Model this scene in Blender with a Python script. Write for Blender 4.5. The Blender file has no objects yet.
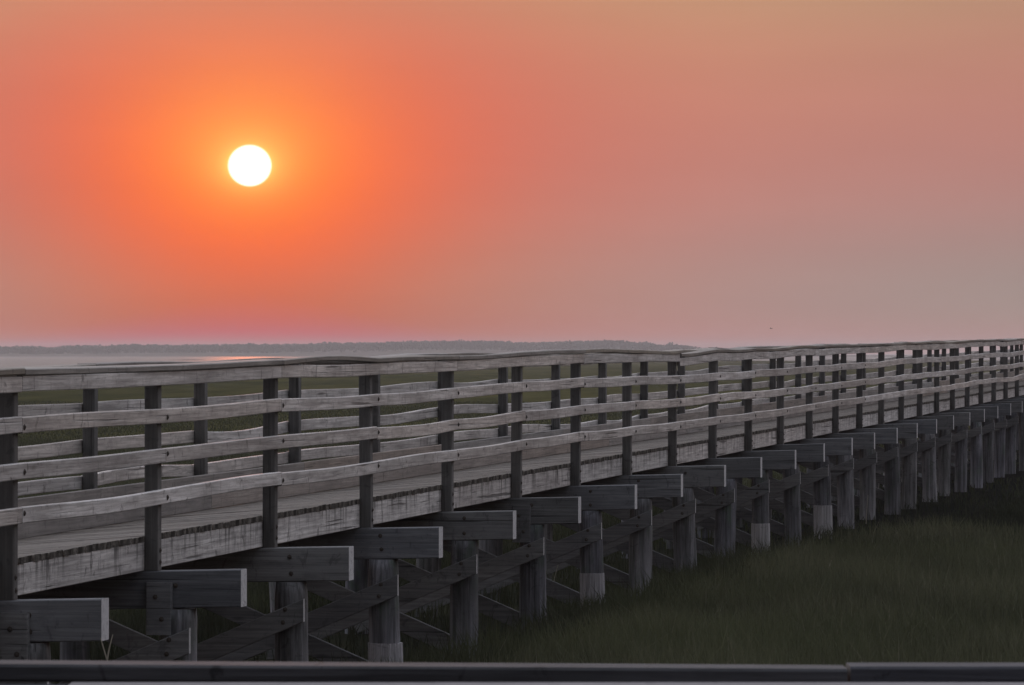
import bpy, math, random
import numpy as np
from mathutils import Vector, Matrix

random.seed(11)
RNG = np.random.default_rng(7)
scene = bpy.context.scene
COL = scene.collection

# ------------------------------------------------------------------ frame of the place
FPX = 4450.0                 # focal length in picture widths of 1024 px
EYE = 2.55                   # eye height above the marsh floor
SUN_AZ = math.degrees((250 - 512) / FPX)       # to the left of straight ahead (+Y)
SUN_EL = math.degrees((353 - 166) / FPX)

# boardwalk frame: X along the walk (away), Y across it (to the far railing), Z up
BX, BY = 0.1928 * 25.10 - 7.652, 25.10
U = Vector((0.1928, 1.0, 0.0)).normalized()
BAY = 3.05
RISE = 0.0060
ZB0 = EYE - 1.395            # top of the crossbeams at the first bent
N0, N1 = -1, 31              # bents


def zb(s):
    return ZB0 + RISE * s


CROSS = 0.026                # beams fall a little towards the far side
DECKX = 0.075                # and so does the worn deck


def post_drop(n):
    """the railing stands a few centimetres lower along the far half"""
    u = min(max((n - 6.5) / 3.5, 0.0), 1.0)
    return -0.030 * u * u * (3 - 2 * u) - 0.0008 * max(n - 10, 0)


# ------------------------------------------------------------------ small helpers
def tag(o, label=None, cat=None, group=None, kind=None):
    if label: o['label'] = label
    if cat: o['category'] = cat
    if group: o['group'] = group
    if kind: o['kind'] = kind
    return o


def link_mesh(name, verts, faces, mats, parent=None, loc=(0, 0, 0), smooth=False, midx=None):
    me = bpy.data.meshes.new(name)
    me.from_pydata([tuple(v) for v in verts], [], faces)
    if not isinstance(mats, (list, tuple)):
        mats = [mats]
    for m in mats:
        me.materials.append(m)
    if midx is not None:
        me.polygons.foreach_set('material_index', midx)
    if smooth:
        me.polygons.foreach_set('use_smooth', [True] * len(me.polygons))
    me.update()
    o = bpy.data.objects.new(name, me)
    o.location = loc
    if parent is not None:
        o.parent = parent
    COL.objects.link(o)
    return o


def link_np(name, verts, faces_flat, loop_tot, mat, parent=None, attr=None):
    me = bpy.data.meshes.new(name)
    nv = len(verts); nl = len(faces_flat); nf = len(loop_tot)
    me.vertices.add(nv); me.loops.add(nl); me.polygons.add(nf)
    me.vertices.foreach_set('co', verts.astype(np.float32).ravel())
    me.loops.foreach_set('vertex_index', faces_flat.astype(np.int32))
    st = np.zeros(nf, np.int32); st[1:] = np.cumsum(loop_tot)[:-1]
    me.polygons.foreach_set('loop_start', st)
    me.polygons.foreach_set('loop_total', np.asarray(loop_tot, np.int32))
    if attr is not None:
        a = me.attributes.new('tint', 'FLOAT', 'POINT')
        a.data.foreach_set('value', attr.astype(np.float32))
    me.materials.append(mat)
    me.update(calc_edges=True)
    me.validate()
    o = bpy.data.objects.new(name, me)
    if parent is not None:
        o.parent = parent
    COL.objects.link(o)
    return o


def bar(L, a, b, axis='X', n=1, bev=0.004, fa=None, fb=None, roll=None, ends=None, slant=0.0):
    """A sawn timber of length L, section a x b, its arrises eased, bent by fa / fb and twisted by roll.
    axis X: a runs along Y, b along Z.  axis Z: a along X, b along Y.  axis Y: a along X, b along Z."""
    ring = [(-a/2+bev, -b/2), (a/2-bev, -b/2), (a/2, -b/2+bev), (a/2, b/2-bev),
            (a/2-bev, b/2), (-a/2+bev, b/2), (-a/2, b/2-bev), (-a/2, -b/2+bev)]
    V, F, MI = [], [], []
    for k in range(n + 1):
        u = k / n
        da = fa(u) if fa else 0.0
        db = fb(u) if fb else 0.0
        r = roll(u) if roll else 0.0
        cr, sr = math.cos(r), math.sin(r)
        for (p, q) in ring:
            pp, qq = p*cr - q*sr + da, p*sr + q*cr + db
            w = u*L + slant * q * (1 if k in (0, n) else 0)
            V.append((w, pp, qq) if axis == 'X' else ((pp, qq, w) if axis == 'Z' else (pp, w, qq)))
    flip = axis == 'Y'
    for k in range(n):
        for j in range(8):
            q = [k*8+j, k*8+(j+1) % 8, (k+1)*8+(j+1) % 8, (k+1)*8+j]
            if not flip: q = q
            F.append(q); MI.append(0)
    F.append([j for j in range(8)][::-1]); MI.append(1)
    F.append([n*8+j for j in range(8)]); MI.append(1)
    if flip:
        F = [f[::-1] for f in F]
    return V, F, MI


def hump(u):
    return math.sin(math.pi * u)


# ------------------------------------------------------------------ materials
class NT:
    def __init__(self, name):
        self.m = bpy.data.materials.new(name)
        self.m.use_nodes = True
        self.t = self.m.node_tree
        self.t.nodes.clear()
        self.out = self.n('ShaderNodeOutputMaterial')

    def n(self, kind, **kw):
        nd = self.t.nodes.new(kind)
        for k, v in kw.items():
            if k.startswith('i_'):
                nd.inputs[k[2:].replace('_', ' ')].default_value = v
            else:
                setattr(nd, k, v)
        return nd

    def l(self, a, b):
        self.t.links.new(a, b)

    def math(self, op, a, b=None, c=None, clamp=False):
        nd = self.n('ShaderNodeMath', operation=op, use_clamp=clamp)
        for i, x in enumerate((a, b, c)):
            if x is None: continue
            if isinstance(x, (int, float)): nd.inputs[i].default_value = x
            else: self.l(x, nd.inputs[i])
        return nd.outputs[0]

    def noise(self, vec, scale, detail=4, rough=0.55, dist=0.0):
        nd = self.n('ShaderNodeTexNoise')
        nd.inputs['Scale'].default_value = scale
        nd.inputs['Detail'].default_value = detail
        nd.inputs['Roughness'].default_value = rough
        nd.inputs['Distortion'].default_value = dist
        if vec is not None: self.l(vec, nd.inputs['Vector'])
        return nd.outputs['Fac']

    def scale(self, vec, s):
        nd = self.n('ShaderNodeVectorMath', operation='MULTIPLY')
        self.l(vec, nd.inputs[0]); nd.inputs[1].default_value = s
        return nd.outputs[0]

    def rng(self, x, a, b, c=0.0, d=1.0):
        nd = self.n('ShaderNodeMapRange')
        self.l(x, nd.inputs[0])
        for i, v in enumerate((a, b, c, d)): nd.inputs[i+1].default_value = v
        return nd.outputs[0]

    def mix(self, f, a, b, mode='MIX'):
        nd = self.n('ShaderNodeMix', data_type='RGBA', blend_type=mode)
        for sock, x in ((nd.inputs['Factor'], f), (nd.inputs['A'], a), (nd.inputs['B'], b)):
            if isinstance(x, (int, float)): sock.default_value = x
            elif isinstance(x, tuple): sock.default_value = (*x, 1) if len(x) == 3 else x
            else: self.l(x, sock)
        return nd.outputs['Result']


def tide(g, tc, c, pale, z0, z1, amt):
    sx = g.n('ShaderNodeSeparateXYZ'); g.l(tc, sx.inputs[0])
    nz = g.noise(g.scale(tc, (14, 14, 2.5)), 1.0, 5, 0.65)
    zz = g.math('ADD', sx.outputs[2], g.math('MULTIPLY', nz, -0.7))
    return g.mix(g.math('MULTIPLY', g.rng(zz, z0-0.35, z1-0.35, 1.0, 0.0), amt), c, pale)


def rough_coords(g):
    """object coordinates shifted by a random amount for every board"""
    tc = g.n('ShaderNodeTexCoord').outputs['Object']
    inf = g.n('ShaderNodeObjectInfo').outputs['Random']
    cmb = g.n('ShaderNodeCombineXYZ')
    g.l(g.math('MULTIPLY', inf, 61.0), cmb.inputs[0])
    g.l(g.math('MULTIPLY', inf, 173.0), cmb.inputs[1])
    g.l(g.math('MULTIPLY', inf, 337.0), cmb.inputs[2])
    add = g.n('ShaderNodeVectorMath', operation='ADD')
    g.l(tc, add.inputs[0]); g.l(cmb.outputs[0], add.inputs[1])
    return tc, inf, add.outputs[0]


def wood(name, pale, mid, dark, axis='X', blotch=0.5, crack=0.75, knots=0.6, stain=None, lichen=None,
         rough=0.82, spec=0.3, vary=0.35, bump=0.5, marks=0.45, bleach=None):
    g = NT(name)
    tc, inf, co = rough_coords(g)
    ai = 'XYZ'.index(axis)
    def sv(al, ac):
        v = [ac, ac, ac]; v[ai] = al
        return tuple(v)
    fine = g.noise(g.scale(co, sv(1.4, 60)), 1.0, 6, 0.65, 0.35)
    grain = g.noise(g.scale(co, sv(0.9, 22)), 1.0, 5, 0.6, 0.5)
    big = g.noise(g.scale(co, sv(1.3, 3.2)), 1.0, 3, 0.5)
    c = g.mix(g.rng(grain, 0.32, 0.68), mid, pale)
    c = g.mix(g.rng(fine, 0.36, 0.60, 1.0, 0.0), c, g.mix(0.6, c, dark))
    c = g.mix(g.math('MULTIPLY', g.rng(big, 0.42, 0.72), blotch), c, dark)
    # long drying checks
    ck = g.noise(g.scale(co, sv(0.75, 34)), 1.0, 3, 0.5, 0.2)
    ckm = g.math('MULTIPLY', g.rng(ck, 0.64, 0.70), crack)
    c = g.mix(ckm, c, tuple(x*0.28 for x in dark))
    # knots
    vo = g.n('ShaderNodeTexVoronoi'); vo.inputs['Scale'].default_value = 1.0
    g.l(g.scale(co, sv(2.1, 9.0)), vo.inputs['Vector'])
    sep = g.n('ShaderNodeSeparateColor'); g.l(vo.outputs['Color'], sep.inputs[0])
    kn = g.math('MULTIPLY', g.rng(vo.outputs['Distance'], 0.05, 0.17, 1.0, 0.0),
                g.math('GREATER_THAN', sep.outputs[0], 0.62))
    knm = g.math('MULTIPLY', kn, knots)
    c = g.mix(knm, c, tuple(x*0.45 for x in dark))
    # short saw and water marks across the grain
    wm = g.noise(g.scale(co, sv(12.0, 6.0)), 1.0, 4, 0.7, 0.8)
    c = g.mix(g.math('MULTIPLY', g.rng(wm, 0.59, 0.66), marks), c, tuple(x*0.55 for x in dark))
    mo = g.noise(g.scale(co, sv(6.0, 20.0)), 1.0, 5, 0.7, 0.3)
    c = g.mix(g.math('MULTIPLY', g.rng(mo, 0.50, 0.70), 0.5), c, dark)
    if stain:
        # drip stains running down from the plank ends above
        st = g.noise(g.scale(co, (13.0, 0.2, 1.1)), 1.0, 4, 0.65, 0.5)
        sx = g.n('ShaderNodeSeparateXYZ'); g.l(tc, sx.inputs[0])
        hi = g.rng(sx.outputs[2], -0.10, 0.09, 0.05, 1.0)
        stm = g.math('MULTIPLY', g.math('MULTIPLY', g.rng(st, 0.50, 0.64), hi), stain)
        c = g.mix(stm, c, tuple(x*0.4 for x in dark))
    if bleach:
        c = tide(g, tc, c, g.mix(g.rng(grain, 0.35, 0.62), dark, pale), *bleach)
    if lichen:
        li = g.noise(g.scale(co, (5, 5, 2.2)), 1.0, 6, 0.7)
        c = g.mix(g.math('MULTIPLY', g.rng(li, 0.52, 0.68), lichen[1]), c, lichen[0])
    hsv = g.n('ShaderNodeHueSaturation')
    g.l(c, hsv.inputs['Color'])
    g.l(g.rng(inf, 0, 1, 1 - vary, 1 + vary), hsv.inputs['Value'])
    g.l(g.rng(g.math('FRACT', g.math('MULTIPLY', inf, 7.3)), 0, 1, 0.4, 2.1), hsv.inputs['Saturation'])
    b = g.n('ShaderNodeBsdfPrincipled')
    g.l(hsv.outputs[0], b.inputs['Base Color'])
    b.inputs['Roughness'].default_value = rough
    b.inputs['Specular IOR Level'].default_value = spec
    bp = g.n('ShaderNodeBump'); bp.inputs['Strength'].default_value = bump; bp.inputs['Distance'].default_value = 0.006
    hgt = g.math('SUBTRACT', g.math('ADD', g.math('MULTIPLY', fine, 0.5), grain), g.math('MULTIPLY', ckm, 1.2))
    g.l(hgt, bp.inputs['Height']); g.l(bp.outputs[0], b.inputs['Normal'])
    g.l(b.outputs[0], g.out.inputs[0])
    return g.m


def endgrain(name, pale, dark, plane='YZ', off=(0.09, -0.11)):
    g = NT(name)
    tc, inf, co = rough_coords(g)
    sx = g.n('ShaderNodeSeparateXYZ'); g.l(tc, sx.inputs[0])
    a, b_ = [sx.outputs['XYZ'.index(p)] for p in plane]
    da = g.math('ADD', a, off[0]); db = g.math('ADD', b_, off[1])
    r = g.math('SQRT', g.math('ADD', g.math('MULTIPLY', da, da), g.math('MULTIPLY', db, db)))
    wob = g.noise(co, 14.0, 4, 0.6)
    ringv = g.math('SINE', g.math('ADD', g.math('MULTIPLY', r, 620.0), g.math('MULTIPLY', wob, 9.0)))
    c = g.mix(g.rng(ringv, -0.6, 0.9), dark, pale)
    c = g.mix(g.math('MULTIPLY', g.rng(g.noise(co, 30.0, 5, 0.7), 0.5, 0.68), 0.7), c, tuple(x*0.5 for x in dark))
    b = g.n('ShaderNodeBsdfPrincipled'); g.l(c, b.inputs['Base Color'])
    b.inputs['Roughness'].default_value = 0.9; b.inputs['Specular IOR Level'].default_value = 0.2
    g.l(b.outputs[0], g.out.inputs[0])
    return g.m


def plain(name, col, rough=0.6, metal=0.0, spec=0.3, nscale=20.0, namp=0.35):
    g = NT(name)
    tc, inf, co = rough_coords(g)
    c = g.mix(g.math('MULTIPLY', g.noise(co, nscale, 4, 0.6), namp * 2), col, tuple(x*0.4 for x in col))
    b = g.n('ShaderNodeBsdfPrincipled'); g.l(c, b.inputs['Base Color'])
    b.inputs['Roughness'].default_value = rough; b.inputs['Metallic'].default_value = metal
    b.inputs['Specular IOR Level'].default_value = spec
    g.l(b.outputs[0], g.out.inputs[0])
    return g.m


M_RAIL = wood('weathered_rail_wood', (0.64, 0.62, 0.60), (0.39, 0.375, 0.365), (0.11, 0.106, 0.104), blotch=0.55, vary=0.18, marks=0.75, bump=0.6, rough=0.52, spec=0.5)
M_CAP = wood('weathered_cap_wood', (0.25, 0.235, 0.21), (0.165, 0.155, 0.14), (0.07, 0.066, 0.06), blotch=0.55, vary=0.16, rough=0.6, spec=0.45, marks=0.6)
M_FASCIA = wood('weathered_fascia_wood', (0.66, 0.645, 0.635), (0.45, 0.435, 0.43), (0.13, 0.125, 0.122), blotch=0.35, stain=0.9, vary=0.13, marks=0.7, bump=0.8)
M_DECK = wood('deck_plank_wood', (0.30, 0.28, 0.26), (0.185, 0.173, 0.162), (0.075, 0.07, 0.066), axis='Y', blotch=0.3, crack=0.5, vary=0.02, rough=0.7, spec=0.4)
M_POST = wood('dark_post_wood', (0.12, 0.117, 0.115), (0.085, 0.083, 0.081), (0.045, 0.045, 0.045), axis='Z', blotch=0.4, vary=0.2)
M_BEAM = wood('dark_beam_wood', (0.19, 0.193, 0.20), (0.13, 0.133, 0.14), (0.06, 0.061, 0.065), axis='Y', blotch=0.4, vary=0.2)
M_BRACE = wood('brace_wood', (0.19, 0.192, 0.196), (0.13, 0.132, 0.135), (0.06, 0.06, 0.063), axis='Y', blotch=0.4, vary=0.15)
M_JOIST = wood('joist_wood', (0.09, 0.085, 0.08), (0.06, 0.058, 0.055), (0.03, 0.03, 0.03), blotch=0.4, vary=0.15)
M_PILE = wood('pile_wood', (0.25, 0.25, 0.27), (0.07, 0.072, 0.076), (0.027, 0.028, 0.03), axis='Z', blotch=0.75, vary=0.3, bleach=(0.05, 0.50, 0.55),
              lichen=((0.06, 0.085, 0.06), 0.5), bump=1.0)
M_SLEEVE = wood('pile_sleeve_wood', (0.46, 0.45, 0.47), (0.31, 0.305, 0.32), (0.10, 0.10, 0.105), axis='Z', blotch=0.5, vary=0.15)
M_END = endgrain('pale_end_grain', (0.56, 0.56, 0.575), (0.30, 0.30, 0.31), 'XZ')
M_ENDX = endgrain('board_end_grain', (0.24, 0.23, 0.22), (0.12, 0.115, 0.11), 'YZ')
M_ENDZ = endgrain('post_end_grain', (0.16, 0.155, 0.15), (0.08, 0.078, 0.075), 'XY')
def plank_ends():
    g = NT('plank_end_grain')
    co = g.n('ShaderNodeTexCoord').outputs['Object']
    sx = g.n('ShaderNodeSeparateXYZ'); g.l(co, sx.inputs[0])
    nd = g.n('ShaderNodeTexNoise', noise_dimensions='1D'); nd.inputs['Scale'].default_value = 9.0; nd.inputs['Detail'].default_value = 3
    g.l(sx.outputs[0], nd.inputs['W'])
    c = g.mix(g.rng(nd.outputs['Fac'], 0.40, 0.66), (0.030, 0.027, 0.024), (0.17, 0.16, 0.145))
    c = g.mix(g.rng(g.noise(co, 60.0, 4, 0.7), 0.45, 0.65), c, (0.02, 0.018, 0.016))
    b = g.n('ShaderNodeBsdfPrincipled'); g.l(c, b.inputs['Base Color'])
    b.inputs['Roughness'].default_value = 0.95; b.inputs['Specular IOR Level'].default_value = 0.1
    g.l(b.outputs[0], g.out.inputs[0])
    return g.m


M_PLANKEND = plank_ends()
M_KICK = wood('kick_board_wood', (0.34, 0.315, 0.295), (0.255, 0.235, 0.22), (0.13, 0.12, 0.115), blotch=0.5, vary=0.14)
M_BOLT = plain('rusted_bolt_iron', (0.07, 0.058, 0.05), 0.75, 0.2)
M_FRONT = wood('near_handrail_wood', (0.075, 0.077, 0.086), (0.042, 0.044, 0.050), (0.014, 0.0145, 0.017), blotch=0.6, vary=0.1, rough=0.7, spec=0.22, marks=0.8, crack=0.95, bump=1.0)
M_SHELF = wood('near_shelf_wood', (0.26, 0.24, 0.245), (0.18, 0.165, 0.17), (0.08, 0.075, 0.075), blotch=0.4, vary=0.08, rough=0.7)

# ------------------------------------------------------------------ boardwalk
walk = bpy.data.objects.new('boardwalk', None)
walk.location = (BX, BY, 0)
walk.rotation_euler = (0, 0, math.atan2(U.y, U.x))
COL.objects.link(walk)
tag(walk, 'long weathered grey timber boardwalk on dark pilings with rail fences, crossing the marsh', 'boardwalk')

POST = 0.089
DIN, DOUT = 0.089, 1.309                     # deck edges across the walk
NEAR_T0, FAR_T0 = 0.0, DOUT                  # inner/outer posts
SEG = 9


def bolt_mesh(r=0.009, h=0.010, sides=6):
    V, F = [], []
    for k, (rr, hh) in enumerate(((r*1.9, 0), (r*1.9, 0.004), (r, 0.005), (r, h*0.8), (r*0.7, h))):
        for j in range(sides):
            a = 2*math.pi*j/sides
            V.append((rr*math.cos(a), -hh, rr*math.sin(a)))
    for k in range(4):
        for j in range(sides):
            F.append([k*sides+j, k*sides+(j+1) % sides, (k+1)*sides+(j+1) % sides, (k+1)*sides+j])
    F.append([4*sides+j for j in range(sides)])
    me = bpy.data.meshes.new('bolt')
    me.from_pydata(V, [], F); me.materials.append(M_BOLT); me.update()
    return me


BOLT_Y = bolt_mesh()
BOLT_X = BOLT_Y.copy()
BOLT_X.transform(Matrix.Rotation(math.radians(-90), 4, 'Z'))


def put_bolt(parent, loc, me=None):
    o = bpy.data.objects.new('bolt', me or BOLT_Y)
    o.parent = parent; o.location = loc
    o.rotation_euler = (0, random.uniform(0, 1), 0) if (me is None) else (random.uniform(0, 1), 0, 0)
    COL.objects.link(o)


# post heights wander a little from bent to bent: the rails follow them
jit = {(n, side): random.uniform(-0.010, 0.010) + post_drop(n) - CROSS*1.35*side for n in range(N0, N1+3) for side in (0, 1)}


def bent_s(n):
    return BAY * (n - 1)


# posts
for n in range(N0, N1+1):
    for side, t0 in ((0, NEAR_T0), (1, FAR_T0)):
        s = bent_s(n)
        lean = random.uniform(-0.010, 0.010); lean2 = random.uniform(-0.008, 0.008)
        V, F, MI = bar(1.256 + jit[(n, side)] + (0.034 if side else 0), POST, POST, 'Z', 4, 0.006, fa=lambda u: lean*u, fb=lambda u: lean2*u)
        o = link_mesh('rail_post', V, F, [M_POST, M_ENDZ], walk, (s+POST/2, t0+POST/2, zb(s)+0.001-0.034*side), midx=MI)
        if side == 0 and n <= 16:
            for zz in (0.055, 0.135):
                put_bolt(o, (0.006*random.uniform(-1, 1), -POST/2-0.0005, zz + random.uniform(-.01, .01)))

# rails: boards two bays long, sagging and bowing between the posts
LEVELS = [('rail_board', 0.473, 0.092, 0.038), ('rail_board', 0.733, 0.092, 0.038), ('rail_board', 0.990, 0.092, 0.038),
          ('top_rail_board', 1.222, 0.090, 0.038)]


def sag_curve(na, nb, side, amp, seedj, kink=0.0):
    """vertical and sideways wander of a board from post na to post nb"""
    nbay = nb - na
    sg = [random.gauss(-0.004, amp) for _ in range(nbay)]
    sk = [random.uniform(-0.35, 0.35) for _ in range(nbay)]
    bo = [random.gauss(0.004, amp*0.9) for _ in range(nbay)]
    js = [jit[(n, side)] + random.uniform(-seedj, seedj) for n in range(na, nb+1)]
    if kink: js[0] += kink
    def f(u, q):
        x = u*nbay; k = min(int(x), nbay-1); v = x-k
        w = v*v*(3-2*v)
        base = js[k]*(1-w)+js[k+1]*w
        vv = v + sk[k]*v*(1-v)
        h = hump(min(max(vv, 0), 1))**1.2
        return base + sg[k]*h if q else abs(bo[k])*h
    return f


for side in (0, 1):
    sgn = -1 if side == 0 else 1
    face_t = 0.0 if side == 0 else FAR_T0 + POST
    for li, (nm, zc, hh, th) in enumerate(LEVELS):
        start = N0 if li in (3, 1) else N0  # joints fall on the odd bents, staggered below
        a = start
        cuts = []
        odd = [n for n in range(N0, N1+1) if n % 2 == 1]
        cuts = odd[:]
        if li == 1: cuts = [odd[0]] + [n for n in range(N0, N1+1) if n % 2 == 0] + [odd[-1]]
        for ca, cb in zip(cuts[:-1], cuts[1:]):
            if cb <= ca: continue
            sa, sb = bent_s(ca)+POST/2, bent_s(cb)+POST/2
            L = sb - sa - 0.006
            f = sag_curve(ca, cb, side, (0.0075 if side == 0 else 0.015) if li < 3 else 0.006, 0.006, -0.038 if (li == 3 and side == 0 and ca == 9) else 0.0)
            tw = random.uniform(-0.05, 0.05)
            V, F, MI = bar(L, th, hh, 'X', SEG*(cb-ca), 0.005,
                           fa=lambda u: sgn*f(u, 0), fb=lambda u: f(u, 1) + RISE*u*L,
                           roll=lambda u: tw*hump(u))
            off = 0.0015 + (0.001*(li % 2))
            o = link_mesh(nm, V, F, [M_RAIL, M_ENDX], walk,
                          (sa+0.003, face_t+sgn*(th/2+off), zb(sa)+zc), midx=MI)
            if side == 0 and li < 3:
                for n in range(ca, cb):
                    if 0 < n <= 15:
                        x = bent_s(n) + POST/2 + 0.03 - sa
                        put_bolt(o, (x, -th/2-0.0008, f(x/L if x > 0 else 0, 1) + RISE*x + random.uniform(-.012, .012)))

# caps: flat boards laid on post heads and top rail
for side in (0, 1):
    tc_ = 0.018 if side == 0 else FAR_T0+POST-0.018
    odd = [n for n in range(N0, N1+1) if n % 2 == 1]
    for ca, cb in zip(odd[:-1], odd[1:]):
        sa, sb = bent_s(ca)+POST/2, bent_s(cb)+POST/2
        L = sb-sa-0.008
        f = sag_curve(ca, cb, side, 0.009, 0.003, -0.036 if (side == 0 and ca == 9) else 0.0)
        tw = random.uniform(-0.045, 0.045); tw0 = random.uniform(-0.03, 0.03)
        V, F, MI = bar(L, 0.145, 0.038, 'X', SEG*2, 0.006, fa=lambda u: (f(u, 0)-0.004)*0.8,
                       fb=lambda u: f(u, 1)+RISE*u*L, roll=lambda u: tw0 + tw*math.sin(2*math.pi*u))
        link_mesh('cap_board', V, F, [M_CAP, M_ENDX], walk, (sa+0.004, tc_, zb(sa)+1.2905), midx=MI)

# fascia joists, two bays long, and inner joists below the planks
odd = [n for n in range(N0, N1+1) if n % 2 == 1]
for side, t in ((0, DIN+0.0195), (1, DOUT-0.0195)):
    for ca, cb in zip(odd[:-1], odd[1:]):
        sa, sb = bent_s(ca)+POST/2, bent_s(cb)+POST/2
        L = sb-sa-0.006
        b0 = random.uniform(-0.004, 0.004)
        V, F, MI = bar(L, 0.038, 0.180 if side == 0 else 0.118, 'X', 8, 0.004, fb=lambda u: RISE*u*L + b0*hump(u))
        link_mesh('fascia_board', V, F, [M_FASCIA, M_ENDX], walk, (sa+0.003, t, zb(sa)+(0.0925 if side == 0 else 0.0295)), midx=MI)
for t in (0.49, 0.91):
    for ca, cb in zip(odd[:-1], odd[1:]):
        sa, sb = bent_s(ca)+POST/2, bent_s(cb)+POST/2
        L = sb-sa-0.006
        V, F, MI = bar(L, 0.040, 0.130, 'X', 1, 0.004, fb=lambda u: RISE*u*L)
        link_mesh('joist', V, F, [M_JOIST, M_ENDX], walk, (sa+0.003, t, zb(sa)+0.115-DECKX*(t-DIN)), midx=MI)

# the deck: one surface of cross planks
V, F, MI = [], [], []
s = bent_s(N0)
s_end = bent_s(N1)
while s < s_end:
    w = 0.137 + random.uniform(-0.004, 0.004)
    a0 = DIN - 0.004 + random.uniform(-0.005, 0.004)
    a1 = DOUT - 0.002
    z0 = zb(s) + 0.1845; th = 0.038 + random.uniform(-0.003, 0.003)
    tilt = random.uniform(-0.003, 0.003)
    base = len(V)
    v, f, mi = bar(a1-a0, w, th, 'Y', 2, 0.005, fb=lambda u: tilt*(u-0.5)-DECKX*u*(a1-a0))
    V += [(x+s+w/2, y+a0, z+z0+th/2) for x, y, z in v]
    F += [[i+base for i in q] for q in f]; MI += mi
    s += w + 0.013 + random.uniform(-0.002, 0.003)
deck = link_mesh('deck', V, F, [M_DECK, M_PLANKEND], walk, midx=MI)

# kick boards: two stacked along the foot of the far railing, on the deck
for lv, hh in ((0, 0.134), (1, 0.132)):
    cuts = odd if lv else [odd[0]] + [n for n in range(N0, N1+1) if n % 2 == 0] + [odd[-1]]
    for ca, cb in zip(cuts[:-1], cuts[1:]):
        sa, sb = bent_s(ca)+POST/2, bent_s(cb)+POST/2
        L = sb-sa-0.006
        b0 = random.uniform(-0.006, 0.004) if lv else 0.0
        V, F, MI = bar(L, 0.036, hh, 'X', 8, 0.004, fb=lambda u: RISE*u*L + b0*hump(u))
        link_mesh('kick_board', V, F, [M_KICK, M_ENDX], walk,
                  (sa+0.003, DOUT-0.0195, zb(sa)+0.2235-DECKX*(DOUT-DIN)+0.004+hh/2+lv*0.136), midx=MI)

# bents: crossbeam, two piles, two diagonal braces
BW, BH = 0.150, 0.236


def pile_mesh(ztop, zbot, r, lean):
    V, F, MI = [], [], []
    ns, nr = 30, 18
    ph = random.uniform(0, 6.28)
    chk = [(random.uniform(0, 6.28), random.uniform(0.5, 1.3)) for _ in range(4)]
    for k in range(nr+1):
        u = k/nr
        z = zbot + (ztop-zbot)*u
        rr = r*(1.06-0.08*u) * (0.93 if k == nr else 1.0)
        for j in range(ns):
            a = 2*math.pi*j/ns
            q = rr*(1 + 0.035*math.sin(2*a+ph+2.5*u) + 0.03*math.sin(3*a+ph*2-4*u) + 0.016*math.sin(9*a+ph*3+3*math.sin(5*u+ph)) + random.uniform(-.007, .007))
            for ca, cd in chk:
                d = abs((a-ca-0.25*math.sin(3*u)+math.pi) % (2*math.pi)-math.pi)
                if d < 0.2: q -= 0.024*cd*(1-d/0.2)*(0.4+0.6*abs(math.sin(2.5*u+ca)))
            V.append((q*math.cos(a)+lean[0]*(1-u), q*math.sin(a)+lean[1]*(1-u), z))
    for k in range(nr):
        for j in range(ns):
            F.append([k*ns+j, k*ns+(j+1) % ns, (k+1)*ns+(j+1) % ns, (k+1)*ns+j]); MI.append(0)
    F.append([nr*ns+j for j in range(ns)]); MI.append(1)
    return V, F, MI


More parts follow.
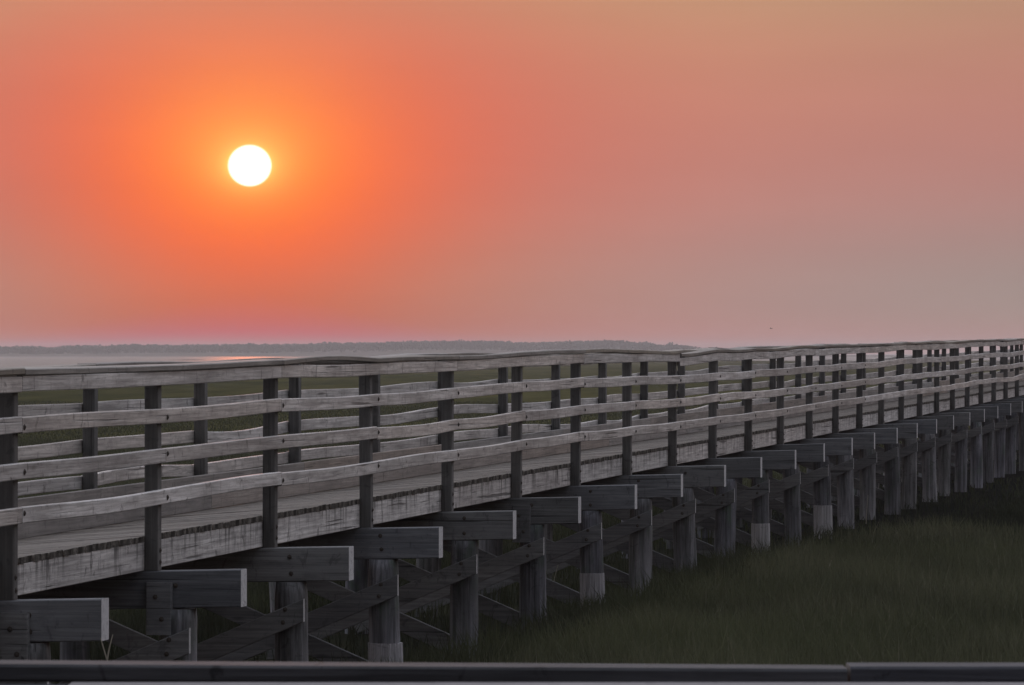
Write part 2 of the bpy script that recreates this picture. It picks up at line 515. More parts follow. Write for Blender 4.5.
SLEEVED = {4, 7, 11, 13}
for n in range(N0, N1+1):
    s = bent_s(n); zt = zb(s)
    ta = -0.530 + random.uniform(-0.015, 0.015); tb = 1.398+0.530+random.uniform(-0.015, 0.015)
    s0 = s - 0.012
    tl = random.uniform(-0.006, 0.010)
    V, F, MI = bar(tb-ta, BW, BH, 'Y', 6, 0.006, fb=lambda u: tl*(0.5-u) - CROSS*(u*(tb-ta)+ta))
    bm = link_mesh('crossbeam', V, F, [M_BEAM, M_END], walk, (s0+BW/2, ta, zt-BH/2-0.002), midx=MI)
    if 0 < n <= 9:
        tq = 0.43 + random.uniform(-0.03, 0.03)
        for q in range(random.choice((1, 2, 2))):
            put_bolt(bm, (-BW/2-0.0005, tq+random.uniform(-0.015, 0.015), 0.05-0.11*q+random.uniform(-0.02, 0.02)), BOLT_X)
    zbeam = zt - BH - 0.004
    zbeam_far = zbeam - CROSS*1.5
    for side, t in ((0, -0.10), (1, 1.498)):
        r = random.uniform(0.105, 0.128)
        tt = t + random.uniform(-0.025, 0.025)
        lean = (random.uniform(-0.06, 0.06), random.uniform(-0.06, 0.05))
        V, F, MI = pile_mesh(zbeam if side == 0 else zbeam_far, -0.5, r, lean)
        p = link_mesh('pile', V, F, [M_PILE, M_ENDZ], walk, (s+0.055, tt, 0), smooth=True, midx=MI)
        p.data.polygons[len(F)-1].use_smooth = False
        if side == 0 and n in SLEEVED:
            hz = {4: 0.33, 7: 0.42, 11: 0.44, 13: 0.46}.get(n, 0.45)
            Vs, Fs, Ms = [], [], []
            ns = 16
            for k, (rr, z) in enumerate(((r*1.14, -0.4), (r*1.11, hz-0.02), (r*1.10, hz), (r*0.9, hz+0.002))):
                for j in range(ns):
                    a = 2*math.pi*j/ns
                    wob = 1+0.015*math.sin(3*a+n)+0.01*math.sin(7*a)
                    lw = 1-(z+0.5)/(zbeam+0.5)
                    Vs.append((rr*wob*math.cos(a)+lean[0]*lw, rr*wob*math.sin(a)+lean[1]*lw, z))
            for k in range(3):
                for j in range(ns):
                    Fs.append([k*ns+j, k*ns+(j+1) % ns, (k+1)*ns+(j+1) % ns, (k+1)*ns+j])
            link_mesh('pile_sleeve', Vs, Fs, M_SLEEVE, p)
    # diagonal braces: the front one climbs to the near pile, the back one falls to it
    if n <= 24:
        run = 1.80
        hi_z = zbeam - 0.19; lo_z = hi_z - 0.76
        for k in range(2):
            ang = math.atan2(hi_z-lo_z, run)
            L = run/math.cos(ang)
            V, F, MI = bar(L, 0.040, 0.148, 'Y', 4, 0.004, slant=math.tan(ang)*(-1 if k == 0 else 1))
            c, sn = math.cos(ang), math.sin(ang)
            sg = -1 if k == 0 else 1
            V = [(x, y*c - sg*z*sn, sg*y*sn + z*c) for x, y, z in V]
            if k == 0:
                loc = (s-0.100, -0.235, hi_z)          # front: high at the near pile
            else:
                loc = (s+0.205, -0.165, lo_z-0.02)     # back: low at the near pile
            br = link_mesh('brace', V, F, [M_BRACE, M_END], walk, loc, midx=MI)
            if k == 0 and n <= 11:
                put_bolt(br, (-0.021, 0.13, 0.005), BOLT_X)
                put_bolt(br, (-0.021, 0.145, -0.085), BOLT_X)
    if n in (1, 2, 6):
        V, F, MI = bar(0.33, 0.045, 0.165, 'Z', 2, 0.005)
        sp = link_mesh('splice_block', V, F, [M_BEAM, M_ENDZ], walk, (s0-0.025, -0.02, zt-0.40), midx=MI)
        put_bolt(sp, (-0.023, 0.02, 0.24), BOLT_X); put_bolt(sp, (-0.023, -0.02, 0.10), BOLT_X)

# ------------------------------------------------------------------ the railing of the landing the picture is taken from
land = bpy.data.objects.new('landing_railing', None)
land.location = (0, 10.07, 0)
COL.objects.link(land)
tag(land, 'dark timber railing along the bottom edge, much closer than the boardwalk', 'railing')
zc = EYE - 0.704
def flat_board(name, x0, x1, yc, ztop0, ztop1, w, th, mats, n=8, sag=0.0):
    L = x1-x0
    V, F, MI = bar(L, w, th, 'X', n, 0.006, fb=lambda u: (ztop1-ztop0)*u + sag*hump(u), fa=lambda u: 0.004*math.sin(5*u))
    return link_mesh(name, V, F, mats, land, (x0, yc, ztop0-th/2), midx=MI)
XJ = 0.757
flat_board('cap_board', XJ-4.88, XJ-0.004, 0.0, zc+0.022, zc-0.006, 0.14, 0.040, [M_FRONT, M_ENDX])
flat_board('cap_board', XJ+0.004, XJ+4.88, 0.005, zc-0.001, zc-0.001, 0.14, 0.040, [M_FRONT, M_ENDX])
flat_board('rail_board', -0.985, XJ+3.0, -0.19, zc-0.033, zc-0.034, 0.19, 0.038, [M_SHELF, M_ENDX])
flat_board('rail_board', -4.1, -0.995, -0.19, zc-0.038, zc-0.038, 0.19, 0.038, [M_FRONT, M_ENDX])
for zz in (0.42, 0.72, 1.02):
    flat_board('lower_rail', -4.1, XJ+3.0, -0.085, zc-zz, zc-zz, 0.038, 0.09, [M_RAIL, M_ENDX])
for x in (-4.0, -1.55, XJ, 3.2):
    V, F, MI = bar(zc-0.05+0.5, 0.089, 0.089, 'Z', 2, 0.006)
    link_mesh('rail_post', V, F, [M_POST, M_ENDZ], land, (x, -0.012, -0.5), midx=MI)

# ------------------------------------------------------------------ marsh, water, far shore
def mat_marsh():
    g = NT('marsh_ground')
    co = g.n('ShaderNodeTexCoord').outputs['Object']
    n1 = g.noise(co, 0.35, 6, 0.6); n2 = g.noise(co, 6.0, 5, 0.7); n3 = g.noise(g.scale(co, (0.02, 0.006, 0.02)), 1.0, 5, 0.6)
    c = g.mix(g.rng(n1, 0.35, 0.65), (0.018, 0.019, 0.014), (0.034, 0.035, 0.022))
    c = g.mix(g.math('MULTIPLY', g.rng(n2, 0.4, 0.7), 0.6), c, (0.012, 0.012, 0.011))
    sx = g.n('ShaderNodeSeparateXYZ'); g.l(co, sx.inputs[0])
    far = g.rng(sx.outputs[1], 85, 150)
    far = g.math('MULTIPLY', far, g.math('LESS_THAN', g.math('SUBTRACT', sx.outputs[0], g.math('MULTIPLY', sx.outputs[1], 0.1928)), -9.5))
    n4 = g.noise(g.scale(co, (0.30, 0.035, 0.1)), 1.0, 5, 0.65)
    farc = g.mix(g.rng(g.math('ADD', g.math('MULTIPLY', n3, 0.55), g.math('MULTIPLY', n4, 0.45)), 0.38, 0.62), (0.028, 0.031, 0.014), (0.082, 0.074, 0.031))
    wetm = g.math('MULTIPLY', g.rng(g.math('ADD', sx.outputs[1], g.math('MULTIPLY', n1, 8.0)), 59.5, 66.5),
                  g.math('GREATER_THAN', g.math('SUBTRACT', sx.outputs[0], g.math('MULTIPLY', sx.outputs[1], 0.1928)), -10.0))
    wetm = g.math('MULTIPLY', wetm, g.rng(g.math('SUBTRACT', sx.outputs[0], g.math('MULTIPLY', sx.outputs[1], 0.1928)), 2.0, 16.0, 1.0, 0.0))
    wetm = g.math('MULTIPLY', wetm, g.rng(sx.outputs[1], 110, 160, 1.0, 0.0))
    c = g.mix(wetm, c, (0.011, 0.011, 0.010))
    c = g.mix(far, c, farc)
    b = g.n('ShaderNodeBsdfPrincipled'); g.l(c, b.inputs['Base Color'])
    b.inputs['Roughness'].default_value = 1.0; b.inputs['Specular IOR Level'].default_value = 0.0
    bp = g.n('ShaderNodeBump'); bp.inputs['Strength'].default_value = 0.8; bp.inputs['Distance'].default_value = 0.08
    g.l(n2, bp.inputs['Height']); g.l(bp.outputs[0], b.inputs['Normal'])
    g.l(b.outputs[0], g.out.inputs[0])
    return g.m


M_MARSH = mat_marsh()


def shore_y(x):
    u = min(max((x + 78) / 80.0, 0.0), 1.0)
    return 650 + 850*u*u*(3-2*u) + 18*math.sin(x*0.047+1) + 12*math.sin(x*0.13) + 7*math.sin(x*0.31+2)


V, F = [], []
xs = [-2600, -1600, -900, -500] + list(np.linspace(-320, 320, 97)) + [500, 900, 1600, 2600]
vs = [-1.0, -0.3, 0.0] + list(np.linspace(0.02, 0.12, 30)) + [0.16, 0.2, 0.3, 0.45, 0.6, 0.75, 0.86, 0.94, 0.99, 1.0, 1.003, 1.01]
for v in vs:
    for x in xs:
        y = shore_y(x)*v if v >= 0 else 400*v
        z = 0.05*math.sin(x*0.7+y*0.23)*math.sin(y*0.31) if 20 < y < 150 else 0.0
        if v > 1.0: z = -0.7 if v > 1.005 else -0.35
        V.append((x, y, z))
nx = len(xs)
for j in range(len(vs)-1):
    for i in range(nx-1):
        F.append([j*nx+i, j*nx+i+1, (j+1)*nx+i+1, (j+1)*nx+i])
tag(link_mesh('marsh_ground', V, F, M_MARSH), 'flat salt marsh ground under and beyond the boardwalk', None, None, 'structure')


def mat_water():
    g = NT('bay_water')
    co = g.n('ShaderNodeTexCoord').outputs['Object']
    b = g.n('ShaderNodeBsdfPrincipled')
    b.inputs['Base Color'].default_value = (0.02, 0.025, 0.03, 1)
    b.inputs['Roughness'].default_value = 0.42; b.inputs['IOR'].default_value = 1.33; b.inputs['Specular IOR Level'].default_value = 0.33
    n1 = g.noise(g.scale(co, (0.5, 1.4, 1)), 1.0, 4, 0.6)
    bp = g.n('ShaderNodeBump'); bp.inputs['Strength'].default_value = 0.30; bp.inputs['Distance'].default_value = 0.12
    g.l(n1, bp.inputs['Height']); g.l(bp.outputs[0], b.inputs['Normal'])
    g.l(b.outputs[0], g.out.inputs[0])
    return g.m


link = link_mesh('water', [(-4400, -900, -0.45), (4400, -900, -0.45), (4400, 10500, -0.45), (-4400, 10500, -0.45)],
                 [[0, 1, 2, 3]], mat_water())
tag(link, 'calm bay water beyond the marsh with the low sun glinting on it', None, None, 'structure')

# far shore: a real ridge of land, several hundred metres deep
PROFILE = [(-400, 347), (-100, 346), (0, 347), (22, 346), (45, 347.6), (55, 346), (65, 345.4), (100, 346), (128, 344.6), (165, 345), (200, 344.8),
           (240, 344), (265, 344.4), (300, 344), (322, 342.8), (384, 342.4), (402, 341.4), (440, 341), (498, 341), (516, 342.6),
           (545, 342), (575, 341.2), (600, 340.4), (622, 340.3), (634, 342), (650, 342.4), (658, 345), (672, 344.5), (690, 345.4), (700, 347.5),
           (730, 349.5), (800, 350.5), (1400, 350.5)]


def prof(px):
    for (a, ya), (b, yb) in zip(PROFILE[:-1], PROFILE[1:]):
        if a <= px <= b:
            return ya + (yb-ya)*(px-a)/(b-a)
    return 350.5


SY = 3900.0


def crest(x):
    """height of the tree tops of the far shore at x"""
    px = 512 + x*FPX/SY
    return max(0.5, EYE + (353-prof(px))/FPX*SY + 0.0)


def mat_simple(name, ca, cb, sc):
    g = NT(name)
    co = g.n('ShaderNodeTexCoord').outputs['Object']
    c = g.mix(g.rng(g.noise(co, sc, 5, 0.6), 0.35, 0.65), ca, cb)
    b = g.n('ShaderNodeBsdfPrincipled'); g.l(c, b.inputs['Base Color'])
    b.inputs['Roughness'].default_value = 0.95; b.inputs['Specular IOR Level'].default_value = 0.1
    g.l(b.outputs[0], g.out.inputs[0])
    return g.m


V, F = [], []
xs = list(np.linspace(-900, 1000, 260))
prof_c = [(-0.01, -0.6), (0.0, -0.3), (0.06, 0.6), (0.2, 0.45), (0.5, 1.0), (0.8, 0.6), (1.0, -0.6)]
for q, hq in prof_c:
    for x in xs:
        h = max(0.4, crest(x)-4.2)
        z = hq*h if hq > 0 else hq
        if q == 0.06: z = min(1.4, 0.5*h)
        V.append((x, SY-120 + 380*q + 16*math.sin(x*0.03+q*3), z))
nx = len(xs)
for j in range(len(prof_c)-1):
    for i in range(nx-1):
        F.append([j*nx+i, j*nx+i+1, (j+1)*nx+i+1, (j+1)*nx+i])
tag(link_mesh('far_hills', V, F, mat_simple('far_shore_land', (0.10, 0.085, 0.065), (0.055, 0.055, 0.04), 0.05), smooth=True),
    'low hazy land on the far side of the bay', None, None, 'structure')

# wood on the far shore: leaf clumps spread through each crown
clumps = []
def crown(x, y, z0, h, w, nleaf):
    for _ in range(nleaf):
        u = random.random()
        a = random.uniform(0, 6.28)
        rr = w*0.5*math.sqrt(random.random())*(1-(2*u-0.9)**2*0.55)
        px_, py_, pz_ = x+rr*math.cos(a), y+rr*math.sin(a), z0+h*u
        sz = random.uniform(0.5, 1.1)
        n = Vector((random.gauss(0, 1), random.gauss(0, 1), random.gauss(0, .7))).normalized()
        t = n.orthogonal().normalized(); b = n.cross(t)
        clumps.append([(Vector((px_, py_, pz_)) + t*sz*ca*0.9 + b*sz*cb) for ca, cb in ((-1, -.6), (.7, -1), (1, .5), (-.5, 1))])
x = -480.0
while x < 260:
    c = crest(x)
    rough_ = 1.0 if x < -120 else 0.45
    for row in range(4):
        h = min(random.uniform(2.6, 4.6), c+0.2)
        zt_ = c - (0.0, 0.5, 1.8, 3.4)[row] + random.gauss(0, 0.33)*rough_ + (random.uniform(0.4, 1.2) if random.random() < .05*rough_ else 0)
        z0 = max(0.2, zt_-h)
        crown(x+random.uniform(-1.5, 1.5), SY + (70, 45, 15, -40)[row] + random.uniform(-15, 15), z0, zt_-z0, random.uniform(5.0, 11.0), 22)
    x += random.uniform(1.3, 2.6)
crown((669-512)*SY/FPX, SY-60, 0.3, 11.4, 12, 120)
crown((678-512)*SY/FPX, SY-60, 0.3, 8.5, 10, 70)
vv = np.array([v for q in clumps for v in q]); nq = len(clumps)
tag(link_np('far_woods', vv, np.arange(nq*4), np.full(nq, 4), mat_simple('far_wood_leaves', (0.045, 0.05, 0.03), (0.075, 0.07, 0.045), 0.2)),
    'hazy mauve line of woods on the far shore under the sunset', None, None, 'stuff')

# sand flats out on the water
fl = [((-330, -238), 2350, 60), ((-520, -330), 2900, 70), ((10, 260), 3250, 60), ((-147, -130), 1900, 8)]
for k, ((xa, xb), y0, dep) in enumerate(fl):
    V, F = [], []
    nn = 40
    for j, hq in enumerate((-0.3, 0.10, 0.22, 0.10, -0.3)):
        for i in range(nn+1):
            u = i/nn; e_ = math.sin(math.pi*u)**0.5
            V.append((xa+(xb-xa)*u, y0 + dep*(j/4-0.5)*(0.3+0.7*e_) + 6*math.sin(u*17+k), -0.45 + hq*e_ - 0.02*(1-e_)))
    for j in range(4):
        for i in range(nn):
            F.append([j*(nn+1)+i, j*(nn+1)+i+1, (j+1)*(nn+1)+i+1, (j+1)*(nn+1)+i])
    dark = k == 3
    tag(link_mesh('mud_bank' if dark else 'sand_bank', V, F,
        mat_simple('bank_mud' if dark else 'bank_sand', (0.05, 0.045, 0.04) if dark else (0.30, 0.26, 0.23), (0.03, 0.028, 0.025) if dark else (0.22, 0.19, 0.17), 0.08), smooth=True),
        'low dark mud bank breaking the sun glint' if dark else 'low pale sand bank showing above the bay water', None, None, 'structure')

# ------------------------------------------------------------------ marsh grass
def mat_grass():
    g = NT('marsh_grass_blades')
    at = g.n('ShaderNodeAttribute', attribute_name='tint')
    co = g.n('ShaderNodeTexCoord').outputs['Object']
    big = g.noise(co, 0.22, 4, 0.6)
    c = g.mix(at.outputs['Fac'], (0.018, 0.021, 0.014), (0.132, 0.134, 0.082))
    c = g.mix(g.math('MULTIPLY', g.rng(big, 0.40, 0.66), 0.6), c, (0.085, 0.096, 0.048))
    c = g.mix(g.rng(at.outputs['Fac'], 0.955, 0.965), c, (0.17, 0.162, 0.115))
    b = g.n('ShaderNodeBsdfPrincipled'); g.l(c, b.inputs['Base Color'])
    b.inputs['Roughness'].default_value = 0.8; b.inputs['Specular IOR Level'].default_value = 0.06
    tr = g.n('ShaderNodeBsdfTranslucent'); g.l(c, tr.inputs[0])
    ms = g.n('ShaderNodeMixShader'); ms.inputs[0].default_value = 0.2
    g.l(b.outputs[0], ms.inputs[1]); g.l(tr.outputs[0], ms.inputs[2])
    g.l(ms.outputs[0], g.out.inputs[0])
    return g.m


def walk_coords(x, y):
    dx, dy = x-BX, y-BY
    return dx*U.x+dy*U.y, -(dx*U.y - dy*U.x)


def blades(n, ya, yb, wide, hmin, hmax, per=4, spread=0.10):
    n_t = n//per
    y = (RNG.uniform(0, 1, n_t*3)*(yb**2-ya**2)+ya**2)**0.5
    half = 0.1151*y*1.12+9.0
    x = RNG.uniform(-1, 1, n_t*3)*half
    s_, t_ = walk_coords(x, y)
    # bare, shaded mud in a ragged strip under and beside the walk
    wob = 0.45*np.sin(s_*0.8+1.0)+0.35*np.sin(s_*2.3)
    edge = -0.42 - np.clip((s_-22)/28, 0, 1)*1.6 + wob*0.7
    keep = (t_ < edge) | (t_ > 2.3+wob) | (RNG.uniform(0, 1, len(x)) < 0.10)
    patch = np.sin(x*0.9+y*0.35)*np.sin(y*0.55-x*0.3)+0.5*np.sin(x*2.7+1.3*y)
    keep &= RNG.uniform(0, 1, len(x)) < (0.72+0.28*patch)
    keep &= RNG.uniform(0, 1, len(x)) < np.clip((half-np.abs(x))/6.0, 0, 1)
    x, y, t_ = x[keep][:n_t], y[keep][:n_t], t_[keep][:n_t]
    x = np.repeat(x, per)+RNG.normal(0, spread, len(x)*per); y = np.repeat(y, per)+RNG.normal(0, spread, len(y)*per)
    t_ = np.repeat(t_, per)
    m = len(x)
    pt = 0.5+0.32*np.sin(x*0.6+0.2*y)*np.sin(y*0.21+1)+0.25*np.sin(x*1.9-0.4*y+2*np.sin(y*0.3))*np.sin(y*0.8+x*0.5)
    cl = np.sin(x*4.1+2*np.sin(y*1.7))*np.sin(y*2.3+1.5*np.sin(x*2.2))
    pt = np.clip(pt+0.16*cl, 0, 1.2)
    h = RNG.uniform(hmin, hmax, m)*(0.72+0.42*pt)
    h = np.where((t_ > -0.45) & (t_ < 2.3), h*0.7, h)
    tint = np.clip((0.45 if yb < 81 else 0.2)*RNG.uniform(0, 1, m)+(0.5 if yb < 81 else 0.35)*pt + (0 if yb < 81 else 0.12), 0, 0.94)
    stalk = RNG.uniform(0, 1, m) < (0.010 if yb < 81 else 0.0)
    h = np.where(stalk, h*1.1+0.02, h); tint = np.where(stalk, 1.0, tint)
    az = RNG.uniform(0, 2*math.pi, m); ln = np.abs(RNG.normal(0.0, 0.22, m))*h
    bend = RNG.uniform(0.2, 0.8, m)*ln
    w = wide*RNG.uniform(0.7, 1.3, m)*np.where(stalk, 0.6, 1)
    fa = RNG.uniform(0, 2*math.pi, m)
    wx, wy = np.cos(fa)*w*0.5, np.sin(fa)*w*0.5
    dx, dy = np.cos(az), np.sin(az)
    # past a low bank the ground to the right is darker, wetter and thinly grown
    wet = (y > 59 + 1.5*np.sin(x*1.3) + 1.2*np.sin(x*0.5+1)) & (t_ < 3.0)
    h = np.where(wet, h*0.62, h); tint = np.where(wet, tint*0.10, tint)
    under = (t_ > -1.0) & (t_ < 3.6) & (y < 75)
    tint = np.where(under, tint*0.25, tint)  # shade beneath the walk put into the tint of these blades
    P = np.zeros((m, 5, 3))
    zg = -0.03
    P[:, 0] = np.stack([x-wx, y-wy, np.full(m, zg)], 1); P[:, 1] = np.stack([x+wx, y+wy, np.full(m, zg)], 1)
    mx, my, mz = x+dx*ln*0.45, y+dy*ln*0.45, h*0.58
    P[:, 2] = np.stack([mx+wx*0.8, my+wy*0.8, mz], 1); P[:, 3] = np.stack([mx-wx*0.8, my-wy*0.8, mz], 1)
    P[:, 4] = np.stack([x+dx*(ln+bend), y+dy*(ln+bend), h], 1)
    return P, tint


PP, TT = [], []
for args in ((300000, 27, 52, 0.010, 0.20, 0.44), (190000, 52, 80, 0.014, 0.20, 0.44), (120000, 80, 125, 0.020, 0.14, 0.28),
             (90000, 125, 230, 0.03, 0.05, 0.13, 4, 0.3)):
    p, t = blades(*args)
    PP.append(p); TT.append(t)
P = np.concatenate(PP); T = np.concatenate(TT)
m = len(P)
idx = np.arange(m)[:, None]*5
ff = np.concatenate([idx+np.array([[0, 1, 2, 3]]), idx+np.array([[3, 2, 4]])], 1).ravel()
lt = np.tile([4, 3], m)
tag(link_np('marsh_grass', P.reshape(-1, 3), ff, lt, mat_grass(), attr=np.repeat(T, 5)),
    'dense dark olive marsh grass growing around the boardwalk', None, None, 'stuff')

# a few single dead stalks one can tell apart
M_STALK = plain('dry_stalk_straw', (0.33, 0.30, 0.24), 0.8)


def tube(pts, r0, r1, sides=5):
    V, F = [], []
    for k, p in enumerate(pts):
        r = r0+(r1-r0)*k/(len(pts)-1)
        for j in range(sides):
            a = 2*math.pi*j/sides
            V.append((p[0]+r*math.cos(a), p[1]+r*math.sin(a), p[2]))
    for k in range(len(pts)-1):
        for j in range(sides):
            F.append([k*sides+j, k*sides+(j+1) % sides, (k+1)*sides+(j+1) % sides, (k+1)*sides+j])
    F.append([(len(pts)-1)*sides+j for j in range(sides)])
    return V, F


def stalk(px, py, depth, dxs, hgt, label, fork=False):
    x = (px-512)/FPX*depth; z = EYE-(py-353)/FPX*depth
    pts = [(dxs*(k/6)**1.5, 0.02*k/6, hgt*k/6) for k in range(7)]
    V, F = tube(pts, 0.005, 0.003)
    if fork:
        v2, f2 = tube([(-dxs*1.2*(k/4), 0.01, 0.02+hgt*0.75*k/4) for k in range(5)], 0.005, 0.003)
        b = len(V); V += v2; F += [[i+b for i in q] for q in f2]
    o = link_mesh('dry_stalk', V, F, M_STALK, None, (x, depth, z))
    tag(o, label, 'dry stalk', 'dead stalks in the marsh')


stalk(107, 664, 24.4, 0.03, 0.16, 'forked dead straw stalk below the pale end of the nearest crossbeam', True)
stalk(553, 589, 47.5, 0.11, 0.42, 'thin dead stalk leaning beside the pale banded foot of a piling')
stalk(822, 600, 47.0, 0.10, 0.42, 'pale dead stalk standing alone out in the open grass')
stalk(866, 524, 62.0, 0.03, 0.40, 'upright dead stalk in dark grass beside the far pilings')

# a bird far off over the rail
bird = bpy.data.objects.new('bird', None)
bird.location = ((771-512)/FPX*260, 260, EYE+(353-328.5)/FPX*260)
COL.objects.link(bird)
tag(bird, 'tiny dark bird flying low above the far half of the boardwalk', 'bird')
V, F = [], []
for k, (x, r) in enumerate(((-0.16, 0.004), (-0.10, 0.016), (-0.02, 0.032), (0.05, 0.030), (0.09, 0.018), (0.12, 0.02), (0.15, 0.012), (0.185, 0.003))):
    for j in range(8):
        a = 2*math.pi*j/8
        V.append((x, r*math.cos(a), r*0.9*math.sin(a)))
for k in range(7):
    for j in range(8):
        F.append([k*8+j, k*8+(j+1) % 8, (k+1)*8+(j+1) % 8, (k+1)*8+j])
for sg in (-1, 1):
    b = len(V)
    pts = [(0.07, 0.02, 0.01), (0.06, 0.14, 0.06), (0.03, 0.28, 0.02), (-0.02, 0.20, 0.035), (-0.04, 0.02, 0.008)]
    for dz in (0.0, 0.008):
        V += [(x, sg*y, z+dz) for x, y, z in pts]
    F += [[b, b+1, b+3, b+4], [b+1, b+2, b+3], [b+5, b+6, b+8, b+9], [b+6, b+7, b+8]]
    F += [[b+i, b+(i+1) % 5, b+5+(i+1) % 5, b+5+i] for i in range(5)]
o = link_mesh('body', V, F, plain('bird_plumage', (0.05, 0.045, 0.045), 0.8), bird, smooth=True)
o.rotation_euler = (0.15, 0, 0.5)
o.scale = (0.6, 0.6, 0.6)

# ------------------------------------------------------------------ haze: even air round the whole place
HZ = dict(x=4500, y0=-950, y1=10600, z0=-2.0, z1=24.0)
V = [(x, y, z) for z in (HZ['z0'], HZ['z1']) for y in (HZ['y0'], HZ['y1']) for x in (-HZ['x'], HZ['x'])]
F = [[0, 2, 3, 1], [4, 5, 7, 6], [0, 1, 5, 4], [2, 6, 7, 3], [0, 4, 6, 2], [1, 3, 7, 5]]
g = NT('haze_air')
pv = g.n('ShaderNodeVolumePrincipled')
pv.inputs['Color'].default_value = (0.93, 0.865, 0.86, 1)
pv.inputs['Density'].default_value = 1.7e-4
pv.inputs['Anisotropy'].default_value = 0.25
g.l(pv.outputs[0], g.out.inputs['Volume'])
hz = link_mesh('haze', V, F, g.m)
tag(hz, 'smoky evening haze over the marsh and bay', None, None, 'stuff')

# ------------------------------------------------------------------ sky
w = bpy.data.worlds.new('World')
scene.world = w
w.use_nodes = True
T_ = w.node_tree; T_.nodes.clear()


class W(NT):
    def __init__(self):
        self.t = T_


g = W()
out = g.n('ShaderNodeOutputWorld'); bg = g.n('ShaderNodeBackground')
T_.links.new(bg.outputs[0], out.inputs[0])
dirv = g.n('ShaderNodeTexCoord').outputs['Generated']
nrm = g.n('ShaderNodeVectorMath', operation='NORMALIZE'); g.l(dirv, nrm.inputs[0]); dirv = nrm.outputs[0]
sep = g.n('ShaderNodeSeparateXYZ'); g.l(dirv, sep.inputs[0])
elev = g.math('MULTIPLY', g.math('ARCSINE', sep.outputs[2]), 57.29578)
sa, se = math.radians(SUN_AZ), math.radians(SUN_EL)
sund = Vector((math.sin(sa)*math.cos(se), math.cos(sa)*math.cos(se), math.sin(se)))
# angles to the sun, sideways and up: the glow lies flat in the smoke
rt = g.n('ShaderNodeVectorMath', operation='DOT_PRODUCT'); g.l(dirv, rt.inputs[0]); rt.inputs[1].default_value = (math.cos(sa), -math.sin(sa), 0)
fw = g.n('ShaderNodeVectorMath', operation='DOT_PRODUCT'); g.l(dirv, fw.inputs[0]); fw.inputs[1].default_value = (math.sin(sa), math.cos(sa), 0)
daz = g.math('MULTIPLY', g.math('ARCTAN2', rt.outputs['Value'], fw.outputs['Value']), 57.29578)
dele = g.math('SUBTRACT', elev, SUN_EL)


def flat(k):
    a = g.math('MULTIPLY', dele, k)
    return g.math('SQRT', g.math('ADD', g.math('MULTIPLY', daz, daz), g.math('MULTIPLY', a, a)))


th = flat(1.3)
thd = flat(1.05)
en = g.math('MULTIPLY', g.math('MAXIMUM', g.math('MINIMUM', elev, 5.0), 0.12), 0.2)
COEF = [[0.1415, 0.9137, -0.6063, 0.4328, 1.7379, -1.0188, 2.0231, -0.5119, -0.4844, 0.0769, -0.2558],
        [0.3595, -0.493, 0.4185, -0.195, 4.3263, 0.5008, -0.5375, 1.6016, 0.1402, -0.7279, -0.4169],
        [0.315, -0.375, 0.2466, -0.215, 0.8858, 0.1982, -0.2781, 0.3561, -0.1068, 0.0037, -0.36]]
# unevenness of the smoke: very soft banks
dn = g.noise(g.scale(dirv, (14, 14, 75)), 1.0, 3, 0.5)
def expo(x, t):
    return g.math('POWER', 2.718282, g.math('MULTIPLY', x, -1.0/t))
exps = [expo(th, t) for t in (0.09, 0.45, 2.5)] + [expo(g.math('MULTIPLY', th, th), 16.0)]
hz_e = expo(en, 0.08)
cc = g.n('ShaderNodeCombineColor')
for ch in range(3):
    c = COEF[ch]
    base = g.math('ADD', g.math('MULTIPLY', g.math('MULTIPLY_ADD', en, c[2], c[1]), en), c[0])
    base = g.math('ADD', base, g.math('MULTIPLY', hz_e, c[3]))
    gl = g.math('MULTIPLY', exps[0], c[4])
    gl = g.math('ADD', gl, g.math('MULTIPLY', exps[1], c[5]))
    gl = g.math('ADD', gl, g.math('MULTIPLY', exps[2], g.math('MULTIPLY_ADD', en, c[7], c[6])))
    q = g.math('ADD', g.math('MULTIPLY_ADD', en, c[9], c[8]), g.math('MULTIPLY', hz_e, c[10]))
    gl = g.math('ADD', gl, g.math('MULTIPLY', exps[3], q))
    tot = g.math('MULTIPLY', g.math('ADD', base, gl), g.rng(dn, 0.2, 0.8, 0.965, 1.035))
    g.l(g.math('MAXIMUM', tot, 0.02), cc.inputs[ch])
low = g.mix(1.0, cc.outputs[0], g.n('ShaderNodeCombineColor').outputs[0], 'ADD')
# the clear upper sky, from the Sky Texture
sky = g.n('ShaderNodeTexSky', sky_type='NISHITA')
sky.sun_disc = False
sky.sun_elevation = se
sky.sun_rotation = sa
sky.dust_density = 4.0; sky.air_density = 1.0; sky.ozone_density = 2.0
UP_STR = 0.12
upc = g.n('ShaderNodeVectorMath', operation='SCALE'); g.l(sky.outputs[0], upc.inputs[0]); upc.inputs['Scale'].default_value = UP_STR
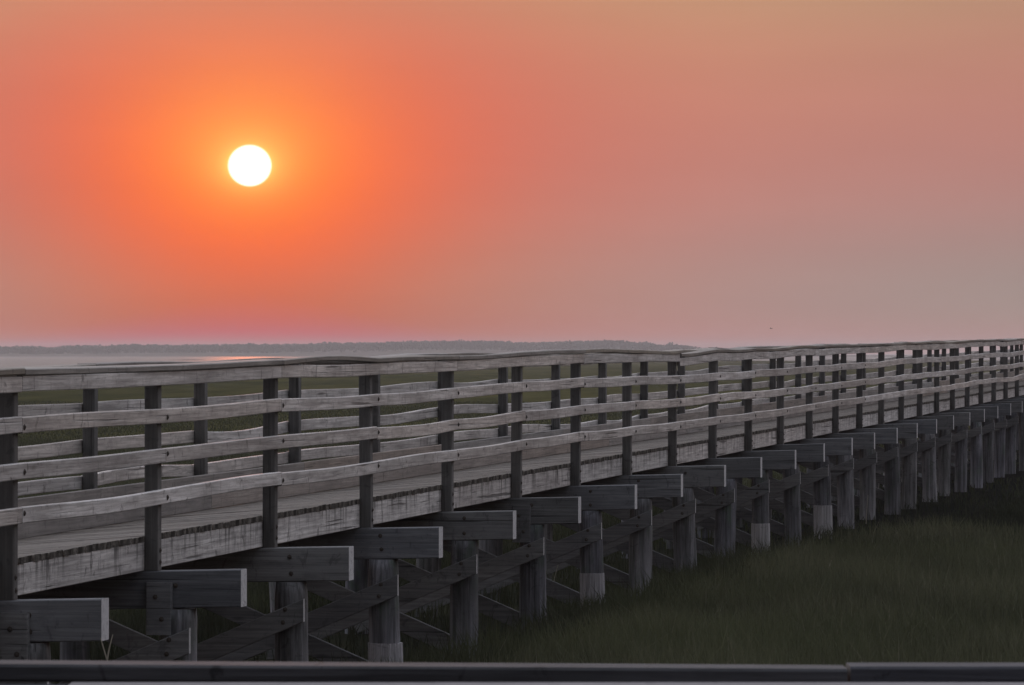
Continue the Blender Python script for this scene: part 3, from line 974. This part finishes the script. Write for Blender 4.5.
# fill light added to the unseen upper dome to brighten timber and grass
dome_fill = g.mix(g.rng(sep.outputs[1], -0.9, 0.5), (0.68, 0.70, 0.78), (1.14, 1.16, 1.30))
up = g.mix(1.0, upc.outputs[0], dome_fill, 'ADD')
mixf = g.n('ShaderNodeMapRange', interpolation_type='SMOOTHSTEP'); g.l(elev, mixf.inputs[0])
mixf.inputs[1].default_value = 4.6; mixf.inputs[2].default_value = 26.0
col = g.mix(mixf.outputs[0], low, up)
# away from the sun the low band dims
back = g.rng(sep.outputs[1], -0.8, 0.6, 0.55, 1.0)
scl = g.n('ShaderNodeVectorMath', operation='SCALE'); g.l(col, scl.inputs[0]); g.l(back, scl.inputs['Scale'])
col = scl.outputs[0]
# the sun's disc seen through smoke
disc = g.n('ShaderNodeMapRange', interpolation_type='SMOOTHSTEP'); g.l(thd, disc.inputs[0])
disc.inputs[1].default_value = 0.298; disc.inputs[2].default_value = 0.252; disc.inputs[3].default_value = 0.0; disc.inputs[4].default_value = 1.0
col = g.mix(disc.outputs[0], col, (1.9, 1.6, 1.25))
g.l(col, bg.inputs[0]); bg.inputs[1].default_value = 1.0

sl = bpy.data.lights.new('sun', 'SUN')
sl.energy = 0.08; sl.angle = math.radians(0.53); sl.color = (1.0, 0.24, 0.06)
so = bpy.data.objects.new('sun', sl); COL.objects.link(so)
so.rotation_euler = sund.to_track_quat('Z', 'Y').to_euler()
so.location = (-30, 40, 30)

# ------------------------------------------------------------------ camera
cam = bpy.data.cameras.new('camera')
cam.sensor_width = 36.0
cam.lens = FPX/1024*36.0
cam.clip_start = 0.1; cam.clip_end = 30000
co_ = bpy.data.objects.new('camera', cam); COL.objects.link(co_)
co_.location = (0, 0, EYE)
co_.rotation_euler = (math.radians(90) + math.atan((353-342.5)/FPX), 0, 0)
cam.dof.use_dof = True
cam.dof.focus_distance = 48.0
cam.dof.aperture_fstop = 22.0
scene.camera = co_

scene.view_settings.view_transform = 'Standard'
scene.view_settings.look = 'None'
scene.view_settings.exposure = 0.0
scene.view_settings.gamma = 1.0
scene.cycles.use_denoising = True
scene.cycles.max_bounces = 6
scene.cycles.diffuse_bounces = 3
scene.cycles.glossy_bounces = 3
scene.cycles.volume_bounces = 0
scene.cycles.caustics_reflective = False
scene.cycles.caustics_refractive = False
scene.render.film_transparent = False
